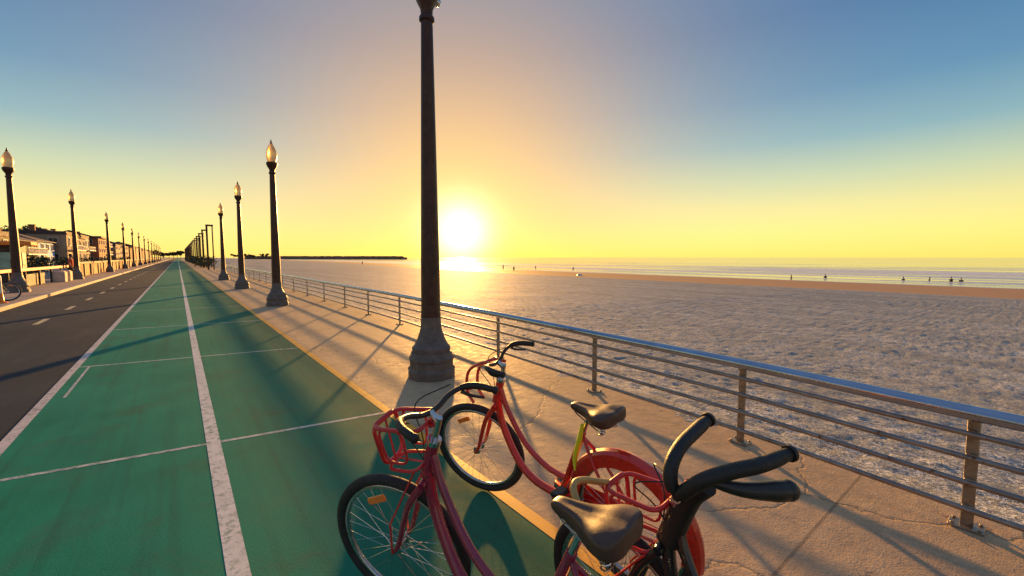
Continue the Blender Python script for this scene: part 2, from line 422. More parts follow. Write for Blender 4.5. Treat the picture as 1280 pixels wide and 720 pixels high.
m.add([(-1.17,7.3,.0044),(-1.14,7.3,.0044),(-1.14,9.15,.0044),(-1.17,9.15,.0044)],[(0,1,2,3)])
m.build('cross_lines', MT['thin_line'], smooth=False)['kind'] = 'structure'
m = MB()
for y in [3.9*k+.2 for k in range(4,40)]:
    m.add([(-2.97,y,.0015),(-2.85,y,.0015),(-2.85,y+1.3,.0015),(-2.97,y+1.3,.0015)],[(0,1,2,3)])
m.build('road_markings', MT['road_line'], smooth=False)['kind'] = 'structure'
m = MB(); m.box((-4.5,330,.03),(.16,740,.20)); m.build('kerb', MT['kerb'], smooth=False)['kind'] = 'structure'
m = MB(); m.box((-12,330,-.05),(14.84,740,.34)); m.build('sidewalk', MT['sidewalk'], smooth=False)['kind'] = 'structure'

# beach: churned dry sand falling to wet sand at the waterline
def zbeach(X, Y):
    rx = np.interp(Y, [a for a,b in RAILX], [b for a,b in RAILX])
    d = np.maximum(X-rx-EDGE, 0)
    z = np.interp(d-np.interp(Y,[80,104,156,224,400,1400],[0,2,8,17,33,60]), [0,.5,2,6,20,57,80,100], [-.03,-.10,-.26,-.5,-1.0,-2.12,-2.34,-3.1])
    z = np.where(d<.5, -.03-.14*d, z)
    A = np.clip((d-.0)/.6, .25, 1)*np.clip((62-X)/12, .02, 1)
    def ridge(s, k): n = vnoise(X*s+k, Y*s*.9-k, k); return 1-abs(2*n-1)
    n1 = vnoise(X*.35+5, Y*.35, 1); n2 = vnoise(X*2.1, Y*2.1, 2); n3 = vnoise(X*5.2+.3*Y, Y*5.2, 3); n4 = ridge(3.3, 4); n5 = vnoise(X*11, Y*11, 5)
    return z + A*(.05*(n1-.5)+.010*(n2-.5)+.009*(n3-.5)+.005*(n4-.6)+.024*(n5-.5)+.022*(vnoise(X*19,Y*19,6)-.5))
xs = np.concatenate([gs(3.1, 7.5, .045, 1.0)[:-1], gs(7.5, 170, .05, 1.022)])
ys = np.concatenate([-gs(3, 200, .2, 1.3)[::-1], gs(-3, 14, .06, 1.0)[1:-1], gs(14, 1400, .07, 1.028)])
def zb(X, Y):
    z = zbeach(X, Y)
    rx = np.interp(Y, [a for a,b in RAILX], [b for a,b in RAILX])
    dd = X-(rx+EDGE)
    spill = -.012+.10*dd+.055*(vnoise(X*3,Y*1.4,21)-.45)+.02*(vnoise(X*14,Y*14,22)-.5)+.03*(vnoise(X*.5,Y*.5,23)-.5)
    return np.where(dd < -.6, -.35, np.where(dd < 0, spill, np.where(dd<.5, z*(dd/.5)+spill*(1-dd/.5), z)))
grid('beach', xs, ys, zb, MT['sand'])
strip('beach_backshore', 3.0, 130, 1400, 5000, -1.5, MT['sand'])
def zsea(X, Y):
    s = np.zeros_like(X)
    for c, h, wd in ((88,.12,1.6),(99,.2,2.4),(118,.28,3.5),(150,.25,5)):
        cc = c+6*(vnoise(Y*.02+c, X*0+c, 9)-.5)+2*(vnoise(Y*.1, X*0+c, 10)-.5)
        s += h*np.exp(-((X-cc)/wd)**2)*np.clip(vnoise(Y*.03+c, X*0, 12)*1.8-.3, 0, 1)
    return -2.355+s
grid('sea', np.concatenate([gs(66,170,.7,1.0)[:-1], gs(170,7000,3,1.25)]), np.concatenate([-gs(30,3000,5,1.35)[::-1], gs(-30,240,2.5,1.0)[1:-1], gs(240,1500,5,1.1)[:-1], gs(1500,7000,200,1.3)]), zsea, MT['sea'])

# ------------------------------------------------------------------ railing
rail = thing('promenade_railing', (railx(3),3,0), 'long steel promenade railing with thick blue-glinting handrail between concrete walk and sand', 'railing')
POST_Y = [-3.6,-1.6,.24,1.68,3.5,5.72,7.95,10.15,12.45,14.75,17.4,20.2,23,25.8,28.6,31.4,34.2,37,39.8,42.6,45.4,48.2,51,54,57,60,63,66,69]
yy = [-8,-5,-3.6,-1.6,.24,1.68,3.5,5.72,7.95,10.15,12.45,14.75,17.4,20.2,28,40,54,69]
ox, oy = railx(3), 3
def rpts(z, dx=0): return [(railx(y)-ox+dx, y-oy, z) for y in yy]
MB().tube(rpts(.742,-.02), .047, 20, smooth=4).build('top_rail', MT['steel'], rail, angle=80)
for z in (.605,.455,.295,.125):
    MB().tube(rpts(z,-.005), .019, 12, smooth=4).build('rail', MT['steel_dark'], rail, angle=80)
for y in POST_Y:
    m = MB(); x = railx(y)-ox+.022
    dy = y-oy; m.box((x,dy,.345),(.028,.058,.69)); m.box((x,dy,.006+.004),(.13,.16,.012)); m.box((x-.02,dy,.695),(.05,.05,.022))
    for z in (.605,.455,.295,.125): m.box((x-.018,dy,z),(.03,.05,.05))
    for bx,by in ((.045,.06),(-.045,.06),(.045,-.06),(-.045,-.06)): m.lathe([(.011,0),(.011,.012)], 6, (x+bx,dy+by,.016))
    m.build('post', MT['post'], rail, bevel=.004)

# ------------------------------------------------------------------ street lamps
def make_lamp(loc, label, group):
    t = thing('street_lamp', loc, label, 'street lamp', group)
    m = MB(); m.lathe([(.355,0),(.355,.10),(.33,.13),(.33,.22),(.342,.235),(.342,.265),(.32,.29),(.305,.34)], 12, rot=PI/12)
    m.lathe([(.285,.335),(.29,.40),(.275,.415),(.255,.43),(.215,.50),(.18,.58),(.16,.65),(.152,.72),(.15,.80)], 28)
    for k in range(6):
        a = k*PI/3+.3; m.lathe([(.022,0),(.022,.02),(.012,.024),(.012,.04)], 6, (.338*math.cos(a),.338*math.sin(a),.10))
    bs_ = m.build('base', MT['lampbase'], t, angle=30, bevel=.006)
    m = MB(); m.box((-.10,-.118,1.15),(.11,.03,.34),rz=R(-40)); m.build('access_door', MT['bronze'], t, bevel=.006)
    m = MB(); m.lathe([(.148,.79),(.152,.82),(.145,.86),(.14,1.5),(.125,2.3),(.105,3.4),(.085,4.55)], 16)
    m.build('shaft', MT['bronze'], t, angle=50)
    m = MB(); m.lathe([(.082,4.54),(.11,4.56),(.11,4.60),(.085,4.63),(.09,4.70),(.15,4.80),(.175,4.87),(.175,4.93),(.15,4.95)], 20)
    m.build('capital', MT['bronze'], t, angle=40)
    m = MB(); m.lathe([(.12,4.945),(.145,5.02),(.168,5.14),(.17,5.22),(.15,5.34),(.10,5.47),(.05,5.56),(.035,5.585)], 20)
    g = m.build('globe', MT['glass'], t, angle=60)
    MB().lathe([(.04,5.58),(.045,5.60),(.02,5.63),(.025,5.66),(.005,5.72)], 10).build('finial', MT['bronze'], t)
    return t
lm = make_lamp((2.79,5.41,.002), 'tall lamp post with grey stepped base beside the bicycles, topmost part out of view', 'dark lamp posts along the promenade')
lm.scale = (.93,.93,1.07); lm.rotation_euler = (0,0,.2)
m = MB(); m.tube([(.09,0,4.86),(.17,.0,4.90)], .014, 8); m.ball((.20,0,4.86), .055, 14, 10); m.lathe([(.03,.0),(.045,.01),(.045,.05)], 12, (.20,0,4.885))
m.build('camera_dome', MT['chrome'], lm)
labs = ['lamp post standing alone before the railing, next beyond the bicycles', 'lamp post beside the yellow line, second beyond the bicycles', 'small lamp post just before the tall steel frames']
for (x,y),lb in zip([(2.69,16.77),(2.67,26.92),(2.65,38.19)], labs):
    c = copy_tree(lm); c.location = (x,y,.002); c.scale = (1,1,1); c['label'] = lb
    for ch in list(c.children):
        if ch.name.startswith('camera_dome'): bpy.data.objects.remove(ch)
first = None
lbl = ['lamp post at the left edge of the picture beside the bollard', 'lamp post on the left pavement beside the person in red', 'third lamp post from the left edge, in front of the golden wall', 'fourth lamp post from the left edge beside the road']
for i, y in enumerate([28.8,43.2,62,79,94,109,126,143,160,177,195,214,235]):
    c = copy_tree(lm); c.location = (-5.72,y,.12); c.scale = (1,1,1.12) if i else (1.1,1.1,1.12)
    for ch in list(c.children):
        if ch.name.startswith('camera_dome'): bpy.data.objects.remove(ch)
    c['label'] = lbl[i] if i < 4 else 'distant lamp post in the row along the left pavement'
    c['group'] = 'lamp posts on the left pavement' if i < 4 else 'distant lamp posts on the left pavement'

# ------------------------------------------------------------------ steel portal frames and hedge beyond
fr = thing('steel_frame', (3.25,71,0), 'tall dark steel frame at the near end of its row beside the path', 'steel frame', 'steel frames beside the far path')
m = MB(); m.box((0,0,2.95),(.22,.22,5.9)); m.build('upright', MT['bronze'], fr, bevel=.01)
m = MB(); m.box((.62,0,2.95),(.14,.2,5.9)); m.build('upright', MT['bronze'], fr, bevel=.01)
m = MB(); m.box((.31,0,6.0),(.86,.26,.22)); m.build('crossbar', MT['bronze'], fr, bevel=.01)
for i in range(1,18):
    c = copy_tree(fr); c.location = (3.25,71+13*i,0)
    c['label'] = 'distant steel frame in the receding row behind the first one'
    c['group'] = 'distant steel frames'
def leafmat(name, c):
    t = NT(name); p = t.pos(); col = t.ramp(t.noise(p, 2.2, 4), [(.3,tuple(x*.55 for x in c)),(.7,c)])
    return t.out(col, .7)
MT['leaf'] = leafmat('dark_leaves', (.055,.07,.025)); MT['leaf2'] = leafmat('olive_leaves', (.09,.085,.03)); MT['bark'] = mottled('bark', (.09,.06,.04), .3, .9, scale=5, bump=.4)
def leaves(m, c, rad, n, size, squash=.8, box=None):
    for _ in range(n):
        if box: q = Vector((random.uniform(-1,1)*box[0], random.uniform(-1,1)*box[1], random.uniform(-1,1)*box[2]))
        else:
            d = Vector((random.gauss(0,1),random.gauss(0,1),random.gauss(0,1))).normalized()
            q = d*rad*(random.random()**.45); q.z *= squash
        s = size*random.uniform(.6,1.4); M_ = Matrix.Rotation(random.uniform(0,6.3),3,Vector((random.gauss(0,1),random.gauss(0,1),random.gauss(0,1))).normalized())
        vs_ = [Vector(c)+q+M_ @ Vector(v)*s for v in ((-1,-.5,0),(0,-.7,.2),(1,0,0),(.1,.7,.2))]
        m.add(vs_, [(0,1,2,3)])
def make_tree(loc, h, rad, label, group, leaf='leaf', size=.22, lobes=9, n=110):
    t = thing('tree', loc, label, 'tree', group)
    m = MB(); m.tube([(0,0,-.3),(.05*h*.1,0,h*.3),(0,.06,h*.62)], [h*.035,h*.025,h*.012], 8, smooth=3)
    for k in range(4):
        a = k*1.7+random.random(); m.tube([(0,0,h*.35),(math.cos(a)*rad*.3,math.sin(a)*rad*.3,h*.52),(math.cos(a)*rad*.6,math.sin(a)*rad*.6,h*.68)], [h*.016,h*.01,h*.004], 6)
    m.build('trunk', MT['bark'], t)
    m = MB()
    for k in range(lobes):
        a = random.uniform(0,6.28); rr = random.uniform(0,.75)*rad
        leaves(m, (math.cos(a)*rr, math.sin(a)*rr, h*random.uniform(.55,.88)), rad*random.uniform(.28,.5), n, size)
    m.build('crown', MT[leaf], t, smooth=False); return t
t = thing('hedge', (3.6,150,0), 'long dark hedge growing beneath the row of steel frames', 'hedge')
m = MB()
for k in range(150): leaves(m, (random.uniform(-.7,1.0), -72+k*1.0, random.uniform(.5,1.5)), .75, 40, .14+k*.001)
m.build('foliage', MT['leaf'], t, smooth=False)
m = MB(); [m.tube([(0,-72+k*6,0),(0.1,-72+k*6,1.2)], .05, 6) for k in range(25)]; m.build('stems', MT['bark'], t)

exec_marker = 0
# ------------------------------------------------------------------ bicycles
def rounded_loop(pts, k=5):
    """closed polygon with rounded corners"""
    out = []; n = len(pts); P = [Vector(p) for p in pts]
    for i in range(n):
        a, b, c = P[i-1], P[i], P[(i+1)%n]
        d1 = (a-b); d2 = (c-b); r = min(.045, d1.length*.4, d2.length*.4)
        s_, e_ = b+d1.normalized()*r, b+d2.normalized()*r
        for j in range(k+1):
            t = j/k; out.append(s_*(1-t)**2+b*2*t*(1-t)+e_*t*t)
    return out
def wheel(parent, c, steer_obj=None, guard=False, reflector=True):
    root = parent
    T = MB(); T.tube([(0,c[1]+.322*math.cos(a),c[2]+.322*math.sin(a)) for a in np.linspace(0,2*PI,72,endpoint=False)], .0235, 12, closed=True)
    tyre = T.build('tyre', MT['black_rubber'], root, angle=80)
    m = MB(); m.tube([(0,c[1]+.291*math.cos(a),c[2]+.291*math.sin(a)) for a in np.linspace(0,2*PI,64,endpoint=False)], .0125, 8, closed=True)
    m.build('rim', MT['rim'], tyre, angle=80)
    m = MB()
    for k in range(32):
        a = 2*PI*k/32; s = 1 if k%2 else -1; b = a+(.9 if (k//2)%2 else -.9)
        m.tube([(s*.028,c[1]+.022*math.cos(b),c[2]+.022*math.sin(b)),(0,c[1]+.284*math.cos(a),c[2]+.284*math.sin(a))], .0011, 5)
    m.build('spokes', MT['chrome'], tyre)
    MX = Matrix.Rotation(PI/2,3,'Y'); m = MB()
    m.lathe([(.012,-.055),(.012,-.036),(.026,-.034),(.026,-.026),(.014,-.022),(.014,.022),(.026,.026),(.026,.034),(.012,.036),(.012,.055)], 16, c, MX)
    m.build('hub', MT['chrome'], tyre, angle=40)
    return tyre
def saddle_mesh(width=.235, length=.27):
    m = MB(); rings = []; n = 24
    prof = [(0,.02),(.02,.028),(.06,.032),(.12,.045),(.17,.080),(.21,.105),(.245,.115),(.27,.105),(.285,.075),(.29,.03)]
    for y, hw in prof:
        hw *= width/.23; yy_ = .14-y; ring = []
        zc = .008*math.cos(y*12)+ (.012 if y>.2 else 0)
        th = .030+.012*min(1,y/.2)
        if y in (0,.29): th *= .4
        for k in range(n):
            a = 2*PI*k/n; cx_, sz_ = math.cos(a), math.sin(a)
            x = hw*math.copysign(abs(cx_)**.85,cx_)
            z = (th*.75 if sz_>0 else th*.9)*math.copysign(abs(sz_)**.8,sz_)
            if sz_ > 0: z -= .012*(math.exp(-(x/.022)**2))*(1 if y>.05 else .3)   # centre groove
            if sz_ < 0: z -= .018*abs(cx_)*min(1,y/.15)
            ring.append(Vector((x,yy_,zc+z)))
        rings.append(ring)
    m.loft(rings); return m
def make_bike(loc, heading, lean, steer, paint, label, basket=True, bars='swept', fender_paint=None, guard=.0, front_fender=False, gripr=.017, fenders=True, barpts=None, tube2=True, saddle_w=.235, barh=0, barsteer=0, sadh=.13, bz=0, by=0, bW=.12, barmat=None):
    """local frame: rear hub at y=0, front hub at y=1.17, +y forward"""
    t = thing('bicycle', loc, label, 'bicycle', 'beach cruiser bicycles parked on the promenade')
    t.rotation_euler = (Matrix.Rotation(heading,4,'Z') @ Matrix.Rotation(lean,4,'Y')).to_euler()
    WR_ = .345; fh = Vector((0,1.17,WR_)); rh = Vector((0,0,WR_)); bb = Vector((0,.45,.29))
    ax = Vector((0,-.37,.929)).normalized()          # steering axis
    a0 = Vector((0,1.12,WR_))                        # axis point at hub height
    def axp(z): return a0+ax*((z-WR_)/ax.z)
    h0, h1 = axp(.74), axp(.88)
    P = MT[paint]; FP = MT[fender_paint or paint]
    m = MB()
    m.tube([h0-ax*.01, h1+ax*.01], .026, 16)
    m.tube([h0+ax*.03, (0,.92,.60), (0,.80,.40), (0,.66,.31), bb], .0235, 14, smooth=6)      # swooping down tube
    if tube2: m.tube([h1-ax*.03, (0,.86,.71), (0,.72,.53), (0,.55,.44), (0,.39,.42)], .017, 12, smooth=6)
    st = Vector((0,.26,.74)); m.tube([bb, st], .0175, 14)
    for s in (-1,1):
        m.tube([bb+Vector((s*.03,0,0)), (s*.055,.25,.31), rh+Vector((s*.058,0,0))], [.012,.010,.008], 8, smooth=3)
        m.tube([st-Vector((0,0,.03)), (s*.04,.17,.60), rh+Vector((s*.058,0,0))], [.011,.009,.008], 8, smooth=3)
    m.lathe([(.03,-.04),(.03,.04)], 16, bb, Matrix.Rotation(PI/2,3,'Y'))
    frame = m.build('frame', P, t, angle=50)
    # seat
    sd_ = (st-bb).normalized(); sp_ = st+sd_*sadh
    MB().tube([st-sd_*.05, sp_], .0135, 12).build('seat_post', MT['chrome'], t)
    sm = saddle_mesh(saddle_w); seat = sm.build('saddle', MT['saddle'], t, angle=70); seat.location = sp_+Vector((0,-.035,.055)); seat.rotation_euler = (R(-3),0,0)
    sub = seat.modifiers.new('sub','SUBSURF'); sub.levels = sub.render_levels = 1
    m = MB()
    for s in (-1,1):
        hel = [(s*.06+.016*math.cos(k*.7), -.09+.016*math.sin(k*.7), -.085+k*.0016) for k in range(42)]
        m.tube(hel, .003, 6)
        m.tube([(s*.055,-.09,-.085),(s*.025,0,-.07),(s*.015,.10,-.03),(0,.125,-.012)], .0035, 6, smooth=3)
    m.build('saddle_spring', MT['chrome'], seat)
    # fenders
    def fender(c, a0_, a1_, depth, name, par):
        m = MB(); rings = []; ng = 40
        for i in range(ng+1):
            a = a0_+(a1_-a0_)*i/ng; r = .372; er = Vector((0,math.cos(a),math.sin(a))); ring = []
            prof = [(-.034,-depth),(-.034,-.02),(-.022,-.004),(0,.003),(.022,-.004),(.034,-.02),(.034,-depth),(.031,-depth),(.031,-.021),(.021,-.007),(0,0),(-.021,-.007),(-.031,-.021),(-.031,-depth)]
            for x, dr in prof: ring.append(Vector(c)+er*(r+dr)+Vector((x,0,0)))
            rings.append(ring)
        m.loft(rings)
        for s in (-1,1):
            for a in (a0_+.35, a1_-.25):
                m.tube([Vector(c)+Vector((s*.05,0,0)), Vector(c)+Vector((s*.037,math.cos(a)*.355,math.sin(a)*.355))], .0025, 6)
        return m.build(name, FP, par, angle=35)
    if fenders: fender(rh, R(5), R(190), guard, 'rear_fender', t)
    # drive side
    MX = Matrix.Rotation(PI/2,3,'Y')
    m = MB(); m.lathe([(.085,-.003),(.09,0),(.085,.003)], 36, bb+Vector((.05,0,0)), MX); chainr = m.build('chainring', MT['chrome'], t)
    for s, an in ((1,R(-50)),(-1,R(130))):
        d = Vector((0,math.cos(an),math.sin(an))); m = MB(); m.tube([bb+Vector((s*.06,0,0)), bb+Vector((s*.075,0,0))+d*.165], [.011,.009], 8)
        cr = m.build('crank', MT['chrome'], t)
        m = MB(); m.box(bb+Vector((s*.12,0,0))+d*.165, (.085,.06,.024)); m.build('pedal', MT['black_plastic'], cr, bevel=.006)
    m = MB(); rings = []
    for i in range(14):
        k = i/13; y = .54-.56*k; hh = .10*(1-k)+.045*k; zc = .29*(1-k)+.345*k
        e = .3 if i in (0,13) else 1
        rings.append([Vector((.062+dx,y,zc+dz*e)) for dx,dz in ((0,-hh),(.012,-hh*.85),(.012,hh*.85),(0,hh))])
    m.loft(rings); m.build('chain_guard', FP, t, angle=30)
    m = MB(); m.tube([(-.04,.40,.28),(-.11,.36,.14),(-.20,.30,.005)], .008, 8, smooth=3); m.build('kickstand', MT['chrome'], t)
    wheel(t, rh)
    # steered assembly: its own child parts share one steering rotation about the axis
    Ms = Matrix.Translation(a0) @ Matrix.Rotation(steer,4,ax) @ Matrix.Translation(-a0)
    steered = []
    m = MB()
    for s in (-1,1):
        m.tube([h0+Vector((s*.048,0,-.03)), (s*.052,1.045,.60), (s*.052,1.13,.40), fh+Vector((s*.052,0,0))], [.0165,.0155,.012,.010], 10, smooth=5)
    m.tube([h0+Vector((-.05,0,-.03)), h0+Vector((0,0,-.02)), h0+Vector((.05,0,-.03))], .017, 10)
    fork = m.build('fork', P, t, angle=60); steered.append(fork)
    fw_ = wheel(t, fh); steered.append(fw_)
    if front_fender: steered.append(fender(fh, R(20), R(170), .03, 'front_fender', t))
    m = MB()   # spoke reflector
    a = R(68); cc = fh+Vector((0,math.cos(a)*.225,math.sin(a)*.225)); m.box(cc,(.016,.10,.032),M=Matrix.Rotation(a-PI/2,3,'X')); rf = m.build('reflector', MT['orange'], fw_, bevel=.005)
    top = axp(1.0+barh); m = MB(); m.tube([h1, top], .0135, 12); m.tube([top-ax*.02, top+Vector((0,.045,.012))], .016, 12); m.lathe([(.03,0),(.03,.02)], 16, h1+ax*.005, Matrix.Rotation(-R(21.7),3,'X').inverted())
    stem = m.build('stem', MT['chrome'], t); steered.append(stem)
    cb = top+Vector((0,.045,.012))
    m = MB(); gl = []; ll = []
    for s in (-1,1):
        g = MB(); gl.append(g)
        if barpts: q = [cb+Vector(v) for v in barpts] if s>0 else [cb+Vector(v) for v in ((0,0,0),(-.02,-.015,.06),(-.05,-.055,.118),(-.09,-.12,.142),(-.13,-.20,.138),(-.16,-.31,.115))]
        else: q = [cb+Vector(v) for v in ((0,0,0),(s*.05,.0,.008),(s*.11,.0,.03),(s*.17,-.025,.045),(s*.205,-.075,.045),(s*.22,-.15,.035))]
        cq = catmull(q, 6); n_ = len(cq)
        m.tube(cq, .011, 10)
        k0 = int(n_*(.55 if barpts is None else .12)); g.tube(cq[k0:], [gripr*.96]+[gripr]*8+[gripr*.8], 14)
        e = cq[-1]; dv = (cq[-1]-cq[-3]).normalized(); g.tube([e-dv*.003,e+dv*.008,e+dv*.014],[gripr*1.12,gripr*1.12,gripr*.7],14)
        if s < 0 or barpts is None:
            lv = MB(); ll.append(lv); k = cq[int(n_*.55)]; lv.tube([k+Vector((0,.0,-.015)), k+Vector((s*.02,-.03,-.035)), k+Vector((s*.035,-.09,-.04))], [.009,.007,.006], 8, smooth=4)
    hb = m.build('handlebar', MT[barmat or ('chrome' if barpts is None else 'black_plastic')], t, angle=70); steered.append(hb)
    if barpts:
        lv = ll[0]; lv.v = []; lv.f = []; lv.tube([cb+Vector(v) for v in ((-.055,-.06,.112),(-.125,-.12,.088),(-.185,-.20,.065),(-.205,-.235,.055))], [.014,.022,.031,.030], 14, smooth=4); lv.ball(cb+Vector((-.207,-.238,.054)), .032, 14, 10)
    for g in gl: g.build('grip', MT['grip'], hb, angle=50)
    for lv in ll: lv.build('brake_lever', MT['black_plastic'], hb)
    if basket:
        m = MB(); W, D, H_ = bW, .185, .19
        o_ = axp(.80)+Vector((0,.05+by,-.01+bz))
        def off(L): return [o_+Vector(p) for p in L]
        def rect(z, w_, y0, y1): return rounded_loop([(-w_,y0,z),(w_,y0,z),(w_*.9,y1,z-.012),(-w_*.9,y1,z-.012)])
        m.tube(off(rect(H_, W, -.03, D)), .0085, 10, closed=True)
        m.tube(off(rect(.0, W*.8, .02, D*.9)), .007, 8, closed=True)
        for s in (-1,1):      # side hoops
            m.tube(off(rounded_loop([(s*W,.04,H_*.98),(s*W*.95,D*.86,H_*.95),(s*W*.8,D*.80,.03),(s*W*.82,.05,.03)])), .0055, 8, closed=True)
        m.tube(off(rounded_loop([(-W*.88,D*1.0,H_*.97),(W*.88,D*1.0,H_*.97),(W*.72,D*.92,.0),(-W*.72,D*.92,.0)])), .0085, 10, closed=True)
        for x in (0,): m.tube(off([(x*W,D*.98,H_*.92),(x*W*.8,D*.90,0),(x*W*.8,.02,0)]), .0045, 6)
        for s in (-1,1): m.tube([o_+Vector((s*.07,.03,0)), (s*.06,1.15,.5), fh+Vector((s*.06,0,0))], .0045, 6)
        m.tube([o_+Vector((0,-.03,H_*.9)), axp(.98)], .012, 8)
        steered.append(m.build('basket', MT['basket'], t))
    m = MB()   # cables
    c1_, c2_ = (cb+Vector((.15,-.02,.05)), cb+Vector((-.15,-.02,.05))) if barpts is None else (cb+Vector((.01,.02,.01)), cb+Vector((-.01,.02,.0)))
    m.tube([c1_, cb+Vector((.06,.10,.0)), h1+Vector((.02,.06,.0)), h0+Vector((.02,.03,-.05))], .0028, 6, smooth=6)
    m.tube([c2_, cb+Vector((-.05,.11,-.03)), h1+Vector((-.02,.05,-.05)), (0,.84,.55)], .0028, 6, smooth=6)
    steered.append(m.build('brake_cable', MT['black_plastic'], t))
    Mb = Matrix.Translation(a0) @ Matrix.Rotation(steer+barsteer,4,ax) @ Matrix.Translation(-a0)
    for o in steered:
        o.matrix_local = Mb if o in (hb, stem) else Ms
    return t


bikeA = make_bike((1.01,.61,.008), R(10), R(-3), R(22), 'purple', 'purple-red bicycle with wire basket on the green lane, its front wheel lowest left', gripr=.0145, barsteer=R(-14), bW=.085, by=-.05, barmat='black_plastic')
bikeA.scale = (1.05,)*3
for ch in bikeA.children:
    if ch.name.startswith('saddle'): ch.scale = (.9,.88,.95); ch.location.y += .012; ch.location.x -= .02; ch.location.z -= .022
bikeB = make_bike((1.775,1.26,.002), R(5), R(-5), R(22), 'red', 'bright red bicycle standing on the yellow line in front of the lamp post', fender_paint='red', guard=.085, sadh=.09, basket=False, barmat='bronze')
m = MB()
for x, r_ in ((-.045,.010),(.045,.010)): m.tube([(x,.90,1.0),(x-.02,1.0,1.0),(x-.05,1.11,.93),(x-.06,1.13,.80),(x-.05,1.08,.72)], r_, 8, smooth=5)
m.tube([(-.065,1.0,.995),(.025,1.0,.995)], .008, 8); m.tube([(-.11,1.13,.80),(-.015,1.13,.80)], .008, 8); m.build('front_rack', MT['red'], bikeB)
bikeB.scale = (1.02,)*3
bikeC = make_bike((1.25-.85*.208, 0.66-.85*.978,.004), R(-12), R(0), R(16), 'black_paint', 'black bicycle with thick padded handlebars at the lower right, mostly out of the picture', gripr=.023,
    barpts=[(0,0,0),(.035,-.01,.055),(.06,-.05,.082),(.078,-.12,.078),(.088,-.21,.055),(.095,-.30,.03)], barsteer=R(86), barh=-.06, bz=-.10, by=-.02, bW=.08)
m = MB(); m.tube([(0,.80,1.0),(0,.86,.93),(0,.915,.80),(0,.935,.74)], [.03,.033,.036,.036], 14, smooth=3); m.build('stem_padding', MT['grip'], bikeC)
# locks and tape on the bicycles (separate things that hang there)
m = MB(); m.tube([(-.12,-.03,-.04),(-.10,.03,.015),(-.05,.06,.035),(.01,.05,.025),(.07,.02,.0),(.12,.0,-.02),(.17,-.01,-.04)], .012, 12, smooth=6)
lk = thing('cable_lock', (1.10,.93,.89), 'tan cable lock with silver end looped behind the brown saddle', 'lock', rz=R(20))
m.build('cable', MT['tan'], lk)
m = MB(); m.tube([(.168,-.01,-.039),(.205,-.012,-.052)], .013, 12); m.build('clasp', MT['chrome'], lk)
m = MB(); m.tube([(0,0,0),(.01,.035,-.11),(.012,.07,-.22),(0,.06,-.28)], [.009,.016,.014,.008], 10, smooth=5)
o = m.build('lock_sleeve', MT['lime'], bikeB); o.location = (-.03,.24,.80); o['label'] = 'lime yellow sleeve on the seat tube'

# ------------------------------------------------------------------ left pavement
m = MB(); m.box((0,0,.60),(.28,206,1.2)); lw = thing('boundary_wall', (-6.45,150,.12), 'long low golden wall with dark coping along the left pavement', 'wall')
MT['stucco_gold'] = mottled('golden_stucco', (.40,.22,.09), .35, .85, scale=.8, bump=.3, bs=8)
MT['dark_wood'] = mottled('dark_brown_timber', (.055,.035,.025), .3, .7, scale=3)
m = MB(); m.box((0,0,.52),(.26,206,1.04)); m.build('panel', MT['stucco_gold'], lw, smooth=False)
m = MB(); m.box((0,0,1.12),(.5,206.4,.16)); m.build('coping', MT['dark_wood'], lw, smooth=False)
for k in range(52): m = MB(); m.box((.06,-103+k*4.03+random.uniform(-.4,.4),.53),(.3,random.choice((.5,.8,1.4)),1.05)); m.build('pier', MT['dark_wood'], lw, smooth=False)
br = thing('barrier_rail', (-6.3,36,.12), 'weathered orange and white barrier rail on dark posts beside the left pavement', 'barrier')
MT['orange_paint'] = mottled('faded_orange_paint', (.55,.22,.09), .3, .6, scale=2)
m = MB(); m.box((0,0,.93),(.10,18,.16)); m.build('beam', MT['orange_paint'], br, bevel=.01)
for k in range(7): m = MB(); m.box((0,-8.7+k*2.9,.46),(.09,.09,.92)); m.build('post', MT['dark_wood'], br)
pl = thing('planter', (-6.75,35.3,.12), 'long dark planter box with low shrubs under the barrier rail', 'planter')
m = MB(); m.box((0,0,.33),(.7,5.2,.66)); m.build('box', MT['dark_wood'], pl, bevel=.02)
m = MB(); [leaves(m, (0,-2.4+k*.4,.72), .28, 45, .07) for k in range(13)]; m.build('shrub', MT['leaf'], pl, smooth=False)
MT['pale_block'] = mottled('pale_concrete_block', (.62,.47,.36), .2, .8, scale=4, bump=.3)
for y, lb in ((39.3,'pale concrete block at the far end of the dark planter'),(41.0,'pale concrete block nearer the person in red')):
    m = MB(); m.box((0,0,.32),(.6,.8,.64)); m.box((0,0,.66),(.5,.7,.06)); o = m.build('concrete_block', MT['pale_block'], None, bevel=.03); o.location = (-6.0,y,.12); tag(o, lb, 'block', 'pale concrete blocks')
bo = thing('bollard', (-4.85,22.3,.12), 'white bollard with an orange base at the left pavement edge', 'bollard')
MT['white_paint'] = mottled('white_paint', (.75,.72,.68), .1, .5, scale=6); 
m = MB(); m.lathe([(.055,.34),(.052,.90),(.04,.96),(.01,.985)], 14); m.build('tube', MT['white_paint'], bo)
m = MB(); m.lathe([(.17,0),(.17,.03),(.085,.06),(.062,.34),(.058,.345)], 14); m.build('base', MT['orange'], bo)
k_ = thing('kiosk', (-8.9,43.6,.12), 'small kiosk with bright orange awning behind the leftmost lamp post', 'kiosk')
m = MB(); m.box((0,0,1.2),(1.2,1.4,2.4)); m.build('wall', MT['dark_wood'], k_, bevel=.02)
m = MB(); m.box((.45,-.3,2.5),(1.5,1.7,.26)); m.build('awning', MT['orange'], k_, bevel=.04)
MT['green_glass'] = mottled('greenish_panel', (.25,.38,.30), .3, .3, scale=2)
m = MB(); m.box((.61,0,1.35),(.04,.9,1.1)); m.box((0,-.71,1.35),(.8,.04,1.1)); m.build('window', MT['green_glass'], k_)
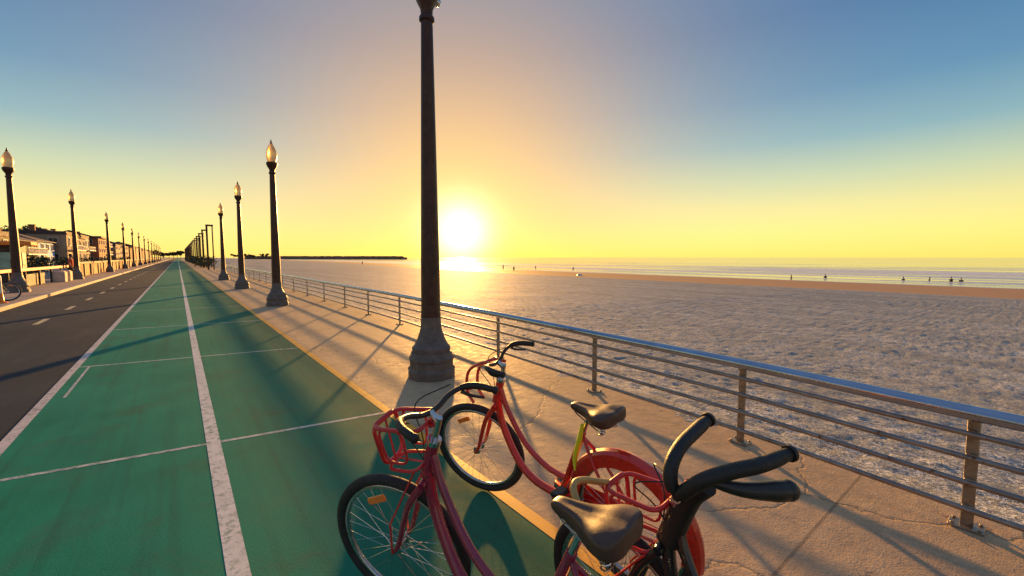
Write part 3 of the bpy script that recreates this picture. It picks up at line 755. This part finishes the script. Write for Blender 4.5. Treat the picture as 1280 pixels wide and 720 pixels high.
bikeL = make_bike((-6.0,22.9,.12), R(-75), R(-4), R(8), 'black_plastic', 'dark bicycle parked beside the white bollard at the left edge', basket=False)
bikeL['group'] = None
del bikeL['group']

# ------------------------------------------------------------------ houses
def wallmat(n, c): return mottled(n, c, .2, .85, scale=.5, bump=.2, bs=12)
WM_ = {k: wallmat(k+'_stucco', c) for k, c in dict(cream=(.34,.25,.17),brown=(.11,.065,.045),paleblue=(.22,.42,.75),beige=(.32,.21,.12),white=(.42,.36,.29),grey=(.17,.15,.14),olive=(.07,.075,.045),terracotta=(.26,.11,.06)).items()}
MT['rooftile'] = mottled('dark_roof', (.07,.045,.045), .3, .8, scale=1); MT['frame_white'] = mottled('window_frame_paint', (.6,.55,.5), .1, .6, scale=3)
def window(par, c, wd, ht, face):
    # face 'x': on the +X facade, 'y': on the -Y side
    m = MB(); t_ = .07
    def bx(dx, dz, w_, h_, dep, out_):
        if face == 'x': m.box((c[0]+out_, c[1]+dx, c[2]+dz), (dep, w_, h_))
        else: m.box((c[0]+dx, c[1]-out_, c[2]+dz), (w_, dep, h_))
    bx(-wd/2,0,t_,ht,.14,.04); bx(wd/2,0,t_,ht,.14,.04); bx(0,ht/2,wd+t_,t_,.15,.045); bx(0,-ht/2,wd+.2,t_*1.3,.22,.08); bx(0,0,t_*.7,ht,.08,.035)
    f_ = m.build('window', MT['frame_white'], par, smooth=False)
    m = MB(); bx(0,0,wd-.02,ht-.02,.03,.02); m.build('pane', MT['pane'], f_, smooth=False)
def house(y0, y1, h, st, colr, roof, label, x0=-17, dep=11, detail=True, balcony=False, group='houses along the left of the road'):
    W_ = y1-y0; h *= .88; t = thing('house', (x0,(y0+y1)/2,0), label, 'house', group)
    m = MB(); m.box((-dep/2,0,h/2),(dep,W_,h)); m.build('wall', WM_[colr], t, smooth=False)
    m = MB()
    if roof == 'hip':
        e = .5; a = [(e,-W_/2-e,h+.01),(e,W_/2+e,h+.01),(-dep-e,W_/2+e,h+.01),(-dep-e,-W_/2-e,h+.01)]
        b = [(-dep*.35,-W_*.2,h+1.6),(-dep*.35,W_*.2,h+1.6),(-dep*.65,W_*.2,h+1.6),(-dep*.65,-W_*.2,h+1.6)]
        m.add([(x,y,z-.12) for x,y,z in a]+a+b, [(3,2,1,0),(0,1,5,4),(1,2,6,5),(2,3,7,6),(3,0,4,7),(4,5,9,8),(5,6,10,9),(6,7,11,10),(7,4,8,11),(8,9,10,11)])
    elif roof == 'gable':
        e = .4; m.add([(e,-W_/2-e,h+.01),(-dep-e,-W_/2-e,h+.01),(-dep/2,-W_/2-e,h+2.0),(e,W_/2+e,h+.01),(-dep-e,W_/2+e,h+.01),(-dep/2,W_/2+e,h+2.0)], [(0,1,2),(3,5,4),(0,2,5,3),(2,1,4,5),(1,0,3,4)])
    else:
        m.box((-dep/2,0,h+.12),(dep+.3,W_+.3,.24)); m.box((-.1,0,h+.42),(.2,W_,.4)); m.box((-dep/2,-W_/2+.1,h+.42),(dep-.4,.2,.4))
    rf = m.build('roof', MT['rooftile'], t, smooth=False)
    m = MB(); m.box((-dep*.55,W_*.2,h+1.1),(.8,.8,2.0)); m.box((-dep*.55,W_*.2,h+2.14),(1.0,1.0,.14)); m.build('chimney', WM_['terracotta'], rf, smooth=False)
    if detail:
        n = max(2, int(W_/3.6)); sh = h/st
        for i in range(st):
            for k in range(n):
                yy_ = -W_/2+W_*(k+.5)/n; window(t, (0,yy_,sh*(i+.55)), 1.5 if i else 1.9, sh*.5, 'x')
            for k in range(3): window(t, (-dep*(k+.5)/3,-W_/2,sh*(i+.55)), 1.3, sh*.45, 'y')
            if balcony and i:
                m = MB(); m.box((.65,0,sh*i+.05),(1.3,W_*.8,.16)); m.box((1.26,0,sh*i+1.0),(.06,W_*.8,.07))
                for q in range(int(W_*.8/.35)): m.box((1.26,-W_*.4+.1+q*.35,sh*i+.55),(.04,.04,.85))
                m.build('balcony', MT['frame_white'], t, smooth=False)
        m = MB(); m.box((.03,W_*.04,1.1),(.08,1.1,2.2)); d_ = m.build('door', MT['dark_wood'], t, smooth=False)
H = [(72,87,4.9,2,'brown','flat','dark brown flat roofed house at the far left of the row'),
     (88,102.5,4.7,2,'olive','hip','dark green house with hipped roof left of the pale blue house'),
     (104,119,5.1,2,'paleblue','hip','pale blue house with dark hipped roof set back behind the person in red'),
     (120,133,7.0,2,'cream','flat','cream house right of the pale blue house'),
     (134,148,6.9,2,'grey','gable','grey gabled house, second right of the pale blue house'),
     (149,162,7.6,2,'white','flat','whitish house with balcony behind the third lamp post'),
     (163,176,7.9,3,'terracotta','gable','reddish three storey house in the middle of the row'),
     (177,191,8.4,3,'beige','flat','beige three storey house past the reddish one'),
     (192,206,7.2,3,'brown','hip','brown hip roofed house far along the row')]
for i,(a,b,h,st,c_,rf,lb) in enumerate(H): house(a,b,h,st,c_,rf,lb, x0=-17-(i%3)*.8, balcony=(i%2==1))
y = 208; cs = ['cream','grey','terracotta','white','brown','beige']
for i in range(18):
    wd = random.uniform(12,17); house(y,y+wd,random.uniform(6.2,8.6),3,cs[i%6],['flat','hip','gable'][i%3],'distant house near the vanishing end of the row', x0=-17-random.random()*1.5, detail=i<3, group='distant houses at the end of the row'); y += wd+1
treelab = 'dark leafy tree showing above the house roofs'
for i,(x,yy_,h) in enumerate([(-30,112,7.6),(-29,131,9.6),(-31,141,10.2),(-29,151,10.6),(-31,161,10.8),(-29,171,11.0),(-31,182,10.2),(-40,88,7.5)]):
    make_tree((x,yy_,0), h*.84, 4.6, treelab, 'trees behind the houses', size=.35, lobes=8, n=90)
for i in range(14):
    make_tree((-52+i*4.3+random.uniform(-1,1), 690+random.uniform(0,40), 0), random.uniform(7,11), 5.5, 'far tree closing the end of the road', 'trees at the far end of the road', size=.9, lobes=6, n=60, leaf='leaf2')
# small palms / shrubs between wall and houses
for i,(x,yy_) in enumerate([(-9.5,52),(-10.5,60),(-9.8,70),(-10.2,83),(-9.6,97),(-10.4,112),(-9.9,131),(-10.1,150)]):
    t = thing('shrub', (x,yy_,0), 'low dark shrub between the golden wall and the houses', 'shrub', 'shrubs behind the golden wall')
    m = MB(); [leaves(m, (random.uniform(-.8,.8),random.uniform(-1.6,1.6),random.uniform(.5,1.5)), .7, 60, .13) for _ in range(7)]; m.build('foliage', MT['leaf'], t, smooth=False)
    m = MB(); [m.tube([(0,0,0),(a,b,1.0)], .04, 6) for a,b in ((.3,.4),(-.4,.1),(.1,-.6))]; m.build('stem', MT['bark'], t)

# ------------------------------------------------------------------ people
def cloth(n,c): return mottled(n,c,.15,.85,scale=6)
CL = {k: cloth(k+'_cloth',c) for k,c in dict(red=(.55,.05,.03),dark=(.03,.03,.04),navy=(.04,.05,.09),tan=(.3,.2,.12),white=(.6,.58,.55),grey=(.12,.12,.13)).items()}
def person(loc, rz, shirt, pants, label, group=None, pose='stand', z0=0):
    t = thing('person', loc, label, 'person', group, rz); t.location.z += z0
    st = .16 if pose == 'walk' else .03; c = -.42 if pose == 'crouch' else 0
    hip = Vector((0,0,.92+c)); J = {}
    m = MB(); legs = MB(); arms = MB()
    for s in (-1,1):
        kn = Vector((s*.10, (.30 if c else .06+s*st*.6), .48+(.02 if c else 0))); an = Vector((s*.10, s*st*1.4 if not c else -.02, .08)); h_ = hip+Vector((s*.09,0,0))
        m.tube([h_, kn, an], [.085,.058,.04], 10, smooth=4); m.tube([an+Vector((0,-.05,-.04)), an+Vector((0,.08,-.05)), an+Vector((0,.17,-.055))], [.04,.042,.028], 8)
        legs.tube([h_+Vector((0,0,.03)), kn, an+Vector((0,0,.04))], [.10,.074,.062], 10, smooth=4)
        sh = hip+Vector((s*.19,(.22 if c else 0),.50)); el_ = sh+Vector((s*.06,-s*st*.5+.02,-.28)); ha = el_+Vector((-s*.01,.10-s*st*.4,-.24))
        m.tube([sh, el_, ha], [.048,.038,.026], 8, smooth=4); arms.tube([sh, sh*.35+el_*.65], [.062,.055], 10)
        pd = (ha-el_).normalized(); m.tube([ha-pd*.01, ha+pd*.05, ha+pd*.08], [.028,.036,.03], 8)
        for f_ in range(4): m.tube([ha+pd*.06+Vector((0,-.024+f_*.016,0)), ha+pd*.12+Vector((-s*.008,-.024+f_*.016,0)), ha+pd*(.145+.008*(f_ in (1,2)))+Vector((-s*.022,-.024+f_*.016,0))], [.009,.0085,.007], 6)
        m.tube([ha+pd*.02+Vector((0,.03,0)), ha+pd*.07+Vector((-s*.012,.05,0))], [.011,.008], 6)
    lean_ = .22 if c else 0
    tor = [(.0,.15,.10,-.02),(.12,.15,.10,0),(.28,.155,.10,0),(.44,.19,.105,0),(.52,.17,.085,0),(.56,.07,.06,0)]
    def ring(z,a,b,g=0): return [hip+Vector(((a+g)*math.cos(q),(b+g)*math.sin(q)+lean_*z/.5,z)) for q in np.linspace(0,2*PI,16,endpoint=False)]
    m.loft([ring(z,a,b) for z,a,b,_ in tor]); nk = hip+Vector((0,lean_*1.1,.54)); m.tube([nk, nk+Vector((0,.01,.12))], .055, 10)
    hd = nk+Vector((0,.025,.215)); m.ball(hd, .10, 16, 12, (.82,.98,1.18)); m.ball(hd+Vector((0,.10,-.01)), .016, 8, 6); 
    for s in (-1,1): m.ball(hd+Vector((s*.083,0,0)), .022, 8, 6, (.4,.7,1.2))
    b = m.build('body', MT['skin'], t); rm = b.modifiers.new('r','REMESH'); rm.mode = 'VOXEL'; rm.voxel_size = .012; rm.use_smooth_shade = True
    m = MB(); m.loft([ring(z,a,b_,.018) for z,a,b_,_ in tor[:5]]); 
    o = m.build('shirt', CL[shirt], t); 
    for s_,nm in ((0,'sleeves'),): arms.build('sleeves', CL[shirt], o)
    legs.loft([ring(z,a,b_,.012) for z,a,b_ in ((-.06,.13,.09),(.0,.155,.105),(.07,.155,.105))]); q_ = legs.build('trousers', CL[pants], t)
    m = MB(); m.ball(hd+Vector((0,-.018,.028)), .103, 16, 12, (.88,.98,1.08)); m.build('hair', CL['dark'], t)
    m = MB(); [m.ball(hd+Vector((s*.032,.088,.012)), .011, 8, 6) for s in (-1,1)]; m.build('eyes', CL['dark'], b)
    return t
person((-6.05,43.6,.12), R(-100), 'red', 'dark', 'person in a red top standing at the end of the barrier rail')
ZS = lambda x,y: float(zbeach(np.array([x]),np.array([y]))[0])
for x,y,rz,sh,pa,lb,po in [(75,99.5,30,'dark','navy','dark figure on the sand under the sun, left of a pair','stand'),(76.5,96.5,-60,'dark','dark','dark crouching figure on the sand under the sun, right of a pair','crouch'),
                           (68,200,10,'navy','dark','tiny lone figure on the far beach left of the sun','walk')]:
    person((x,y,ZS(x,y)), R(rz), sh, pa, lb, None, po)
for x,y,rz,sh,lb,d_ in [(104,118,20,'dark','wader in the surf just right of the sun',-.55),(105,100,0,'navy','wader in the surf, second right of the sun',-.6),
                     (91,30.3,40,'dark','wader standing alone near the middle of the right surf',-.75),(100,27.4,120,'navy','wader further out in the shallow surf',-.8),
                     (99.0,15.8,-40,'grey','wader at the left of the group by the right edge',-.85),(101,12.8,200,'dark','wader in the middle of the group by the right edge',-.85),
                     (98,9.9,60,'dark','wader at the right of the group, nearest of the three',-.6),(99.3,8.9,90,'tan','wader in tan close beside the nearest of the three',-.75)]:
    person((x,y,-2.32), R(rz), sh, 'dark', lb, 'waders in the shallow surf', 'stand', d_-.33)
bt = thing('small_boat', (66.5,61.5,ZS(66.5,61.5)), 'small pale upturned boat on the wet sand', 'boat', rz=R(50))
m = MB(); m.loft([[Vector((x,w_*math.cos(a),h_*math.sin(a))) for a in np.linspace(0,PI,10)] for x,w_,h_ in ((-1.1,.35,.25),(-.9,.5,.38),(0,.6,.45),(.8,.42,.36),(1.2,.08,.2))]); m.build('hull', MT['white_paint'], bt)
m = MB(); m.tube([(-1.0,0,.39),(0,0,.46),(.8,0,.37),(1.15,0,.2)], .02, 6); m.build('keel', MT['dark_wood'], bt)

# far breakwater / headland with a line of trees
MT['rock'] = mottled('brown_rock', (.17,.10,.05), .35, .9, scale=.1, bump=.5, bs=.5)
bw = thing('breakwater', (236,900,-2.4), 'long low brown breakwater on the horizon left of the sun', 'breakwater')
m = MB(); ax_ = Vector((255,-185,0)); n_ = ax_.normalized().cross(Vector((0,0,1))); rings = []
for i in range(90):
    k = i/89; c_ = ax_*(k-.5); h_ = 6.3+random.uniform(-.35,.35); e = 1 if i < 88 else .6
    rings.append([c_-n_*13+Vector((0,0,-1)), c_-n_*(4+random.random())+Vector((0,0,h_*e)), c_+n_*(4+random.random())+Vector((0,0,h_*e+random.uniform(-.3,.3))), c_+n_*13+Vector((0,0,-1))])
m.loft(rings); m.build('rock_mound', MT['rock'], bw, smooth=False)
for i in range(9):
    make_tree((84+i*9+random.uniform(-3,3), 985-i*5, -1.0), random.uniform(7,10.5), 5.5, 'tiny tree at the landward end of the breakwater', 'trees by the breakwater', size=.9, lobes=5, n=50, leaf='leaf2')
